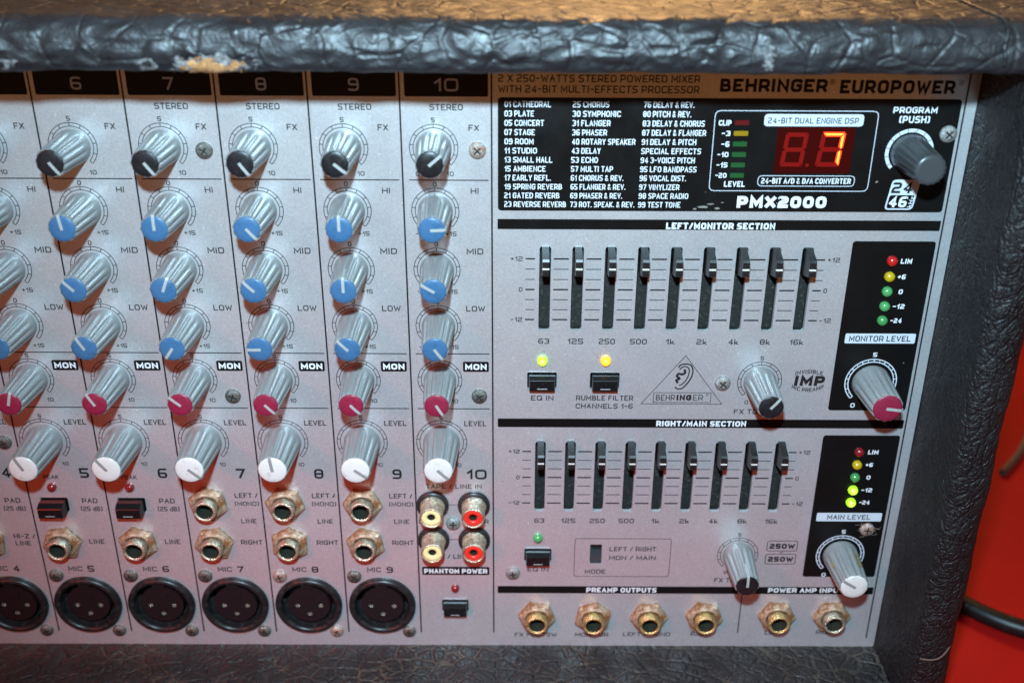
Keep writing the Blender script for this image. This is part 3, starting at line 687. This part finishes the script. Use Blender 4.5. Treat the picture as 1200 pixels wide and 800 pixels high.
# fibres caught under the rusty screw beside the main level dial
b = B(); random.seed(5)
for i in range(11):
    a = random.uniform(0, 6.28); l = random.uniform(2.6, 5.2); a2 = a+random.uniform(-.5, .5)
    tube(b, spline([(283.7+1.8*math.cos(a), 159.4+1.4*math.sin(a), -.35), (283.7+.7*l*math.cos(a), 159.4+.5*l*math.sin(a), -.7), (283.7+l*math.cos(a2), 159.4+.7*l*math.sin(a2), -.3)], 5), .04, 4)
build('caught_fibres', b, mat('pale_fibre', (.28, .25, .21), .8), PANEL)
# ------------------------------------------------------------------ knobs
def knob_mesh(rb, rt, h, n=130, ribs=13, depth=.5, phase=0):
    b = B(); Ls = []
    zz = [0, .05, .12, .2, .24, .5, .8, .94, .985, 1.0]
    for f in zz:
        r = rb+(rt-rb)*f; L = []
        if f == 0: r = rb
        for i in range(n):
            a = 2*math.pi*i/n; g = 0
            if f >= .2:
                s = (math.cos(a*ribs+phase)+1)/2; g = depth*min(1, max(0, (s-.52)/.22))*min(1, (f-.16)/.10)
            rr = r-g-(.28 if f == 1.0 else .06 if f == .985 else 0)
            L.append((rr*math.cos(a), rr*math.sin(a), -h*f))
        Ls.append(L)
    b.ring(Ls, 0, True, True, True); return b
def cap_mesh(r, h):
    b = B(); b.lathe([(r, -h+.1), (r, -h-.12), (r*.93, -h-.28), (r*.6, -h-.42), (r*.2, -h-.47)], 40); return b
def pointer_mesh(r, rt, rb, h, w):
    """a raised line from near the cap's centre, over its edge and down the side"""
    b = B(); t = w/2
    path = [(-.1*r, -h-.53), (r*.6, -h-.5), (r*.95, -h-.34), (rt+.02, -h+.05), (rt+(rb-rt)*.35+.08, -h*.65)]
    V = []
    for y, z in path: V += [(-t, -y, z), (t, -y, z), (t, -y+.15, z+.25), (-t, -y+.15, z+.25)]
    F = []
    for i in range(len(path)-1):
        a = i*4; F += [[a, a+1, a+5, a+4], [a+1, a+2, a+6, a+5], [a+3, a, a+4, a+7]]
    F += [[0, 1, 2, 3], [16, 17, 18, 19]]
    b.add(V, F); return b
HS, HL = 16.7, 17.0
KM = {'S': knob_mesh(5.2, 4.15, HS).mesh('knob_small', [m_knob]), 'L': knob_mesh(6.0, 4.85, HL).mesh('knob_large', [m_knob])}
CM = {}; PM = {}
for nm, mt in (('black', m_cblack), ('blue', m_cblue), ('red', m_cred)): CM['S', nm] = cap_mesh(3.75, HS).mesh('cap_'+nm, [mt])
for nm, mt in (('red', m_cred), ('white', m_cwhite)): CM['L', nm] = cap_mesh(4.45, HL).mesh('cap_large_'+nm, [mt])
PM['S', 'p'] = pointer_mesh(3.8, 4.15, 5.2, HS, .85).mesh('pointer_small', [m_point])
PM['L', 'p'] = pointer_mesh(4.5, 4.85, 6.0, HL, .95).mesh('pointer_large', [m_point]); PM['L', 'd'] = pointer_mesh(4.5, 4.85, 6.0, HL, 1.0).mesh('pointer_dark', [m_pointd])
def knob(x, y, size, cap, ang, label, pt='p'):
    k = put('knob', KM[size], None, (x, y, -.25), math.radians(random.uniform(0, 25)), label)
    # children of the knob live in its turned frame; undo the turn for the cap and pointer
    base = k.rotation_euler[1]
    for nm, me_, a in (('cap', CM[size, cap], 0), ('pointer', PM[size, pt], math.radians(ang))):
        o = D.objects.new(nm, me_); COL.objects.link(o); o.parent = k; o.rotation_euler = (0, a-base, 0)
    return k
ANG = {'FX': {3: 150, 4: 140, 5: 145, 6: 145, 7: 145, 8: 145, 9: 130, 10: 50}, 'HI': {3: 0, 4: 10, 5: -10, 6: -8, 7: 0, 8: 140, 9: 0, 10: 88},
       'MID': {3: 0, 4: 20, 5: -20, 6: -45, 7: 22, 8: -45, 9: 0, 10: -60}, 'LOW': {3: 0, 4: -20, 5: -30, 6: -30, 7: -145, 8: -92, 9: -45, 10: 145},
       'MON': {3: -140, 4: -30, 5: 15, 6: -30, 7: -50, 8: 138, 9: 138, 10: 150}, 'LEVEL': {3: -40, 4: -30, 5: -28, 6: -38, 7: 133, 8: -8, 9: 128, 10: 135}}
for ch in CH:
    for rn, y in ROWS.items():
        cap = {'FX': 'black', 'MON': 'red', 'LEVEL': 'white'}.get(rn, 'blue'); size = 'L' if rn == 'LEVEL' else 'S'
        knob(cx0(ch)+9.3, y, size, cap, ANG[rn][ch], f'grey ribbed knob with {"raspberry red" if cap == "red" else cap} cap, the {rn} knob of channel {ch}', 'd' if size == 'L' else 'p')
knob(241.2, 102.9, 'S', 'black', 40, 'grey knob with black cap below the upper sliders'); knob(240.6, 170.3, 'S', 'black', 0, 'grey knob with black cap below the lower sliders')
knob(276.6, 102.9, 'L', 'red', 98, 'large grey knob with raspberry red cap, the monitor level knob'); mk = knob(276.0, 170.3, 'L', 'white', -58, 'large stained grey knob with white cap, the main level knob', 'd')
b = B(); Ls = knob_mesh(5.55, 4.4, 17.6, 84, 18, .22)
pk = build('knob', Ls, m_dknob, at=(276.65, 28.1, -.25), label='charcoal program knob without pointer')
b = B(); b.lathe([(4.1, -17.55), (3.9, -17.75), (3.2, -17.85)], 40); o = build('cap', b, m_dknob, pk, at=(276.65, 28.1, -.25))
for ang, z0, z1, w in ((35, -5, -12, 1.1), (62, -6.5, -13, .8), (-68, -7, -9, .7)):     # old glue stains on the main knob
    b = B(); V = []; F = []
    for i in range(5):
        f = z0+(z1-z0)*i/4; r = 6.0+(4.85-6.0)*(-f/17)+.05
        for da in (-1, 1):
            a = math.radians(ang)+da*w/2/r; V.append((r*math.sin(a), -r*math.cos(a), f))
    F = [[2*i, 2*i+1, 2*i+3, 2*i+2] for i in range(4)]; b.add(V, F)
    o = D.objects.new('glue_stain', b.mesh('glue_stain', [D.materials.get('old_glue') or mat('old_glue', (.30, .21, .02), .5)])); COL.objects.link(o); o.parent = mk; o.rotation_euler = (0, -mk.rotation_euler[1], 0)

# ------------------------------------------------------------------ sliders
def slider_mesh():
    b = B()
    def lp(hx, y0, y1, z): return [(-hx, y0, z), (hx, y0, z), (hx, y1, z), (-hx, y1, z)]
    b.ring([lp(1.05, -4.6, 4.0, 3.4), lp(1.05, -4.6, 4.0, -.5), lp(1.0, -2.9, 2.5, -6.6), lp(1.0, -2.2, 2.2, -7.0)], 0, False, True, True); return b
me_sl = slider_mesh().mesh('slider', [m_slider])
b = B(); b.box(-1.01, -.27, -7.06, 1.01, .27, -6.5); me_line = b.mesh('slider_line', [m_sline])
def well(x0, y0, x1, y1, d, name='slider_slot', mt=m_well):
    b = B(); e = .3
    P = [(x0-e, y0-e), (x1+e, y0-e), (x1+e, y1+e), (x0-e, y1+e)]
    b.ring([[(x, y, 1.52) for x, y in P], [(x, y, d) for x, y in P]], 0, False, False, True); build(name, b, mt)
for xs, y0, y1, yc, nm in ((SU, 57.4, 85.3, 62.0, 'monitor'), (SL, 125.4, 152.7, 129.5, 'main')):
    for i, x in enumerate(xs):
        well(x-1.75, y0, x+1.75, y1, 4.2); k = put('slider', me_sl, None, (x, yc, 0), 0, f'black slider of the {nm} equalizer raised to plus, at the {FQ[i][0]} mark'); o = put('slider_line', me_line, k, (x, yc, 0))
well(189.5, 166.3, 193.6, 174.4, 3.2, 'switch_slot')
b = B(); b.box(189.7, 170.4, -.2, 193.4, 173.9, 3.0, 0); b.box(190.0, 170.3, -.45, 193.1, 170.9, -.2, 0); build('mode_switch', b, mat('grey_switch_plastic', (.035, .04, .045), .4))
# ------------------------------------------------------------------ buttons
def button(x, y, h, pad=False):
    well(x-4.7, y-3.0, x+4.7, y+3.1, 4.0, 'button_recess', m_hole)
    b = B(); hw, hh = (4.15, 2.45)
    def lp(ax_, ay_, z, dy=0): return [(-ax_, -ay_+dy, z), (ax_, -ay_+dy, z), (ax_, ay_+dy, z), (-ax_, ay_+dy, z)]
    if pad: L = [lp(hw, hh, 3.5), lp(hw, hh, -h*.55), lp(hw-.1, hh-.55, -h+.2, .45), lp(hw-.4, hh-.85, -h, .45)]
    else: L = [lp(hw, hh, 3.5), lp(hw, hh, -h*.5), lp(hw-.25, hh-.55, -h+.1, .3), lp(hw-.45, hh-.75, -h, .3)]
    b.ring(L, 0, False, True, True); o = build('button', b, m_button, at=(x, y, 0), label='black push button')
    b = B(); b.box(-1.6, 1.25, -h-.08, 1.6, 1.5, -h+.05); build('button_mark', b, m_grey, o, at=(x, y, 0))
for x, y in BTN: button(x, y, 3.1)
for x, y in PADS: button(x, y, 4.8, True)

# ------------------------------------------------------------------ lamps
def dome(r):
    b = B(); b.lathe([(r, .5), (r, -.6)]+[(r*math.cos(a), -.6-r*.85*math.sin(a)) for a in [i*math.pi/14 for i in range(1, 7)]], 24); return b
def lamp(x, y, mt, r=1.62, core=None, label=None):
    o = build('indicator_lamp', dome(r), mt, at=(x, y, 0), label=label)
    if core:
        b = B(); b.lathe([(r*.62, -.6-r*.68), (r*.5, -.6-r*.80), (r*.25, -.6-r*.9)], 20); build('lamp_glow', b, core, o, at=(x, y, 0))
lamp(171.8, 95.7, m_lgreen, core=m_lcoreg, label='lit lime green lamp'); lamp(191.8, 95.6, m_lorange, core=m_lcoreo, label='lit orange lamp'); lamp(171.4, 163.4, L_grn, label='unlit green lamp'); lamp(142.7, 184.9, L_red, 1.45, label='unlit red lamp')
for ch in CH:
    if ch <= 6: lamp(34.6+26*(ch-6), 143.5, L_red, 1.5, label='unlit dark red peak lamp')
for ys, x, ms in zip(LEDY, (276.9, 276.6), ([L_red2, L_yel, L_grn, L_grn, L_grn2], [L_red, L_yel, L_grn2, m_lgreen, m_lgreen])):
    for y, mt in zip(ys, ms): lamp(x, y-.2, mt, 1.6, core=m_lcoreg if mt is m_lgreen else None, label='lit lime green lamp' if mt is m_lgreen else None)

# ------------------------------------------------------------------ sockets
def jack(x, y, brass, rot, label):
    b = B(); n = 6
    def hexl(r, z, k=4):
        out = []
        for i in range(6):
            a0, a1 = i*math.pi/3+rot, (i+1)*math.pi/3+rot
            for j in range(k):
                t = j/k; out.append((r*(math.cos(a0)*(1-t)+math.cos(a1)*t), r*(math.sin(a0)*(1-t)+math.sin(a1)*t), z))
        return out
    def wob(L, s):
        return [(px*(1+.035*noise.noise(Vector((px*.6+x, py*.6+y, s)))), py*(1+.035*noise.noise(Vector((px*.6, py*.6+x, s)))), z+.12*noise.noise(Vector((px*.9+x, py*.9, s)))) for px, py, z in L]
    hole = [(3.95*math.cos(i*math.pi/12+rot), 3.95*math.sin(i*math.pi/12+rot), -2.0) for i in range(24)]
    b.ring([wob(hexl(6.75, 0), 1), wob(hexl(6.85, -1.1), 2), wob(hexl(6.45, -1.8), 3), wob(hexl(5.9, -2.1), 4), hole], 0, False, False, False)
    nut = build('jack_socket', b, m_nut, at=(x, y, -.02), label=label)
    b = B(); b.lathe([(5.3, -1.9), (5.2, -2.45), (4.3, -2.6)], 36, cap1=False); build('washer', b, m_nut, nut, at=(x, y, -.02))
    b = B(); prof = [(3.75, 0)]
    for i in range(8): prof += [(3.84, -1.9-.4*i), (3.68, -2.1-.4*i)]
    prof += [(3.78, -5.3), (3.66, -5.6), (3.35, -5.75), (2.9, -5.6), (2.74, -5.2)]
    b.lathe(prof, 36, cap1=False)
    build('barrel', b, m_brass if brass else m_barrel, nut, at=(x, y, -.02))
    b = B(); b.lathe([(2.75, -5.25), (2.7, 0), (2.6, 5.5)], 28); o = build('bore', b, m_bore, nut, at=(x, y, -.02))
for i, (x, y) in enumerate(JACKS): jack(x, y, False, random.uniform(0, 1), 'rusty nickel jack socket in the channel strips')
for i, (x, y) in enumerate(OUTS): jack(x, y, i < 5, random.uniform(0, 1), 'rusty gold jack socket in the bottom row' if i < 5 else 'rusty silver jack socket at the right end of the bottom row')
m_slot = mat('dark_recess', (.008, .007, .006), .8)  # near-black colour of the flat cross laid on each screw head
def screw(x, y, mt, r=2.5, label=None):
    b = B(); a = random.uniform(0, 1.5); prof = [(r, 0), (r, -.45), (r*.92, -.85), (r*.7, -1.15), (r*.45, -1.3)]
    b.lathe(prof, 28, cap1=True)
    o = build('screw', b, mt, at=(x, y, 0), label=label)
    b = B()
    for k in (0, 1):
        t = a+k*math.pi/2; c, s = math.cos(t), math.sin(t); hw, hl = .25, r*.52; z = -1.36-k*.004
        b.add([(c*u-s*v, s*u+c*v, z) for u, v in ((-hl, -hw), (hl, -hw), (hl*1.02, hw), (-hl, hw))], [[0, 1, 2, 3]])
    build('cross_slot', b, m_slot, o, at=(x, y, 0))
SK = [(151.9, 28.0, m_screwr), (73.1, 28.4, m_screwd), (72.8, 108.8, m_screwd), (151.8, 108.5, m_screwd), (-4.0, 126.3, m_screwd), (286.9, 22.6, m_screwb), (229.4, 103.4, m_screwb), (283.7, 159.4, m_screwr), (162.9, 178.4, m_screwb), (142.5, 157.6, m_screwb)]
for x, y, mt in SK: screw(x, y, mt)
for j, (x, y) in enumerate(XLRS):
    screw(x-9.3, y-12.3, [m_screwd, m_screwb, m_screwd, m_screwd, m_screwd, m_screwr, m_screwd][j % 7], 2.5); screw(x+9.1, y+11.9, m_screwr if j == 5 else m_screwd, 2.35)
m_contact = metal_dirty('contact_metal', (.20, .18, .15), (.12, .09, .06), .45, .62, .3, 900)
def xlr(x, y):
    b = B(); n = 48
    b.lathe([(11.8, 0), (11.75, -1.2), (11.3, -1.9), (10.5, -2.15), (9.75, -1.8), (9.45, -.9), (9.4, 7.0), (7.6, 7.0)], n, cap1=False)
    o = build('microphone_socket', b, m_xlr, at=(x, y, -.02), label='round black three pin microphone socket')
    b = B(); out = [(7.5*math.cos(2*math.pi*i/n), 7.5*math.sin(2*math.pi*i/n)) for i in range(n)]
    hs = [[(hx+1.15*math.cos(2*math.pi*i/16), hy+1.15*math.sin(2*math.pi*i/16)) for i in range(16)][::-1] for hx, hy in ((-4.1, .6), (4.1, .6), (0, 4.2))]
    lps = [out]+hs; fl_ = [p for l in lps for p in l]; tr = tessellate_polygon([[Vector((px, py, 0)) for px, py in l] for l in lps])
    b.add([(px, py, -.3) for px, py in fl_], [list(t) for t in tr])
    b.ring([[(px, py, -.3) for px, py in out], [(px*1.01, py*1.01, 7.0) for px, py in out]])
    for l in hs: b.ring([[(px, py, -.3) for px, py in l], [(px, py, 3.0) for px, py in l]], 0, True, False, True)
    build('insert', b, m_xins, o, at=(x, y, -.02))
    for hx, hy in ((-4.1, .6), (4.1, .6), (0, 4.2)):
        b = B(); b.lathe([(.95, -.1), (.95, .5), (.6, .55), (.55, 2.5)], 16, hx, hy); build('contact', b, m_contact, o, at=(x, y, -.02))
    b = B(); Ls = []
    for r, z in ((7.7, -.2), (7.7, -.9), (9.3, -1.2)): Ls.append([(r*math.sin(a), -r*math.cos(a), z) for a in [math.radians(-14+28*i/8) for i in range(9)]])
    V = [p for l in Ls for p in l]; F = [[k*9+i, k*9+i+1, (k+1)*9+i+1, (k+1)*9+i] for k in range(2) for i in range(8)]; b.add(V, F); build('latch_tab', b, m_xlr, o, at=(x, y, -.02))
    b = B(); b.box(-2.2, -4.6, -.62, 2.2, -2.4, -.3); build('key_bar', b, m_xins, o, at=(x, y, -.02))
for x, y in XLRS: xlr(x, y)
def rca(x, y, mt, label):
    b = B(); b.lathe([(5.45, 0), (5.45, -.9), (5.1, -1.4), (4.0, -1.5)], 36, cap1=False); o = build('phono_socket', b, m_rubber, at=(x, y, -.02), label=label)
    b = B(); b.lathe([(4.25, -1.3), (4.2, -2.0), (3.85, -2.3), (3.85, -7.9), (3.65, -8.3), (3.4, -8.4), (3.15, -8.1), (3.1, -7.6)], 36, cap1=False); build('barrel', b, m_barrel, o, at=(x, y, -.02))
    b = B(); b.lathe([(3.15, -7.6), (2.9, -7.9), (2.0, -7.95), (1.35, -7.7), (1.3, -7.2)], 30, cap1=False); build('colour_ring', b, mt, o, at=(x, y, -.02))
    b = B(); b.lathe([(1.32, -7.3), (1.3, -4)], 20); build('bore', b, m_bore, o, at=(x, y, -.02))
for x, nm, mt in ((135.7, 'cream', m_cream), (149.6, 'red', m_rred)):
    for y, row in ((150.2, 'upper'), (164.4, 'lower')): rca(x, y, mt, f'{row} phono socket with {nm} centre')

# ------------------------------------------------------------------ the red table and the cables on it
b = B(); b.box(-900, 240, -330, 1500, 262, 1300)
fo = D.objects.new('table_top', b.mesh('table_top', [m_floor])); COL.objects.link(fo); fo.location = (0, 0, FLOOR_Y*S); fo['kind'] = 'structure'
def cable(name, P, r, mt, label):
    b = B(); tube(b, spline(P, 14), r, 14); o = D.objects.new(name, b.mesh(name, [mt])); COL.objects.link(o)
    o.location = (0, 0, FLOOR_Y*S); o['label'] = label; o['category'] = 'cable'; return o
cable('power_cable', [(318, 236.1, 92), (333, 236.1, 76), (349, 236.1, 58), (362, 236.1, 45), (376, 236.1, 37), (400, 236.1, 29), (450, 236.1, 25)], 3.8, m_cable, 'black cable curving over the red table at lower right, beside the cabinet')
cable('brown_cord', [(412, 238, 160), (421, 238, 170), (430, 238, 181), (440, 238, 196), (452, 238, 220), (462, 238, 245)], 2.0, m_strap, 'thin brown cord lying on the red table at the right edge')
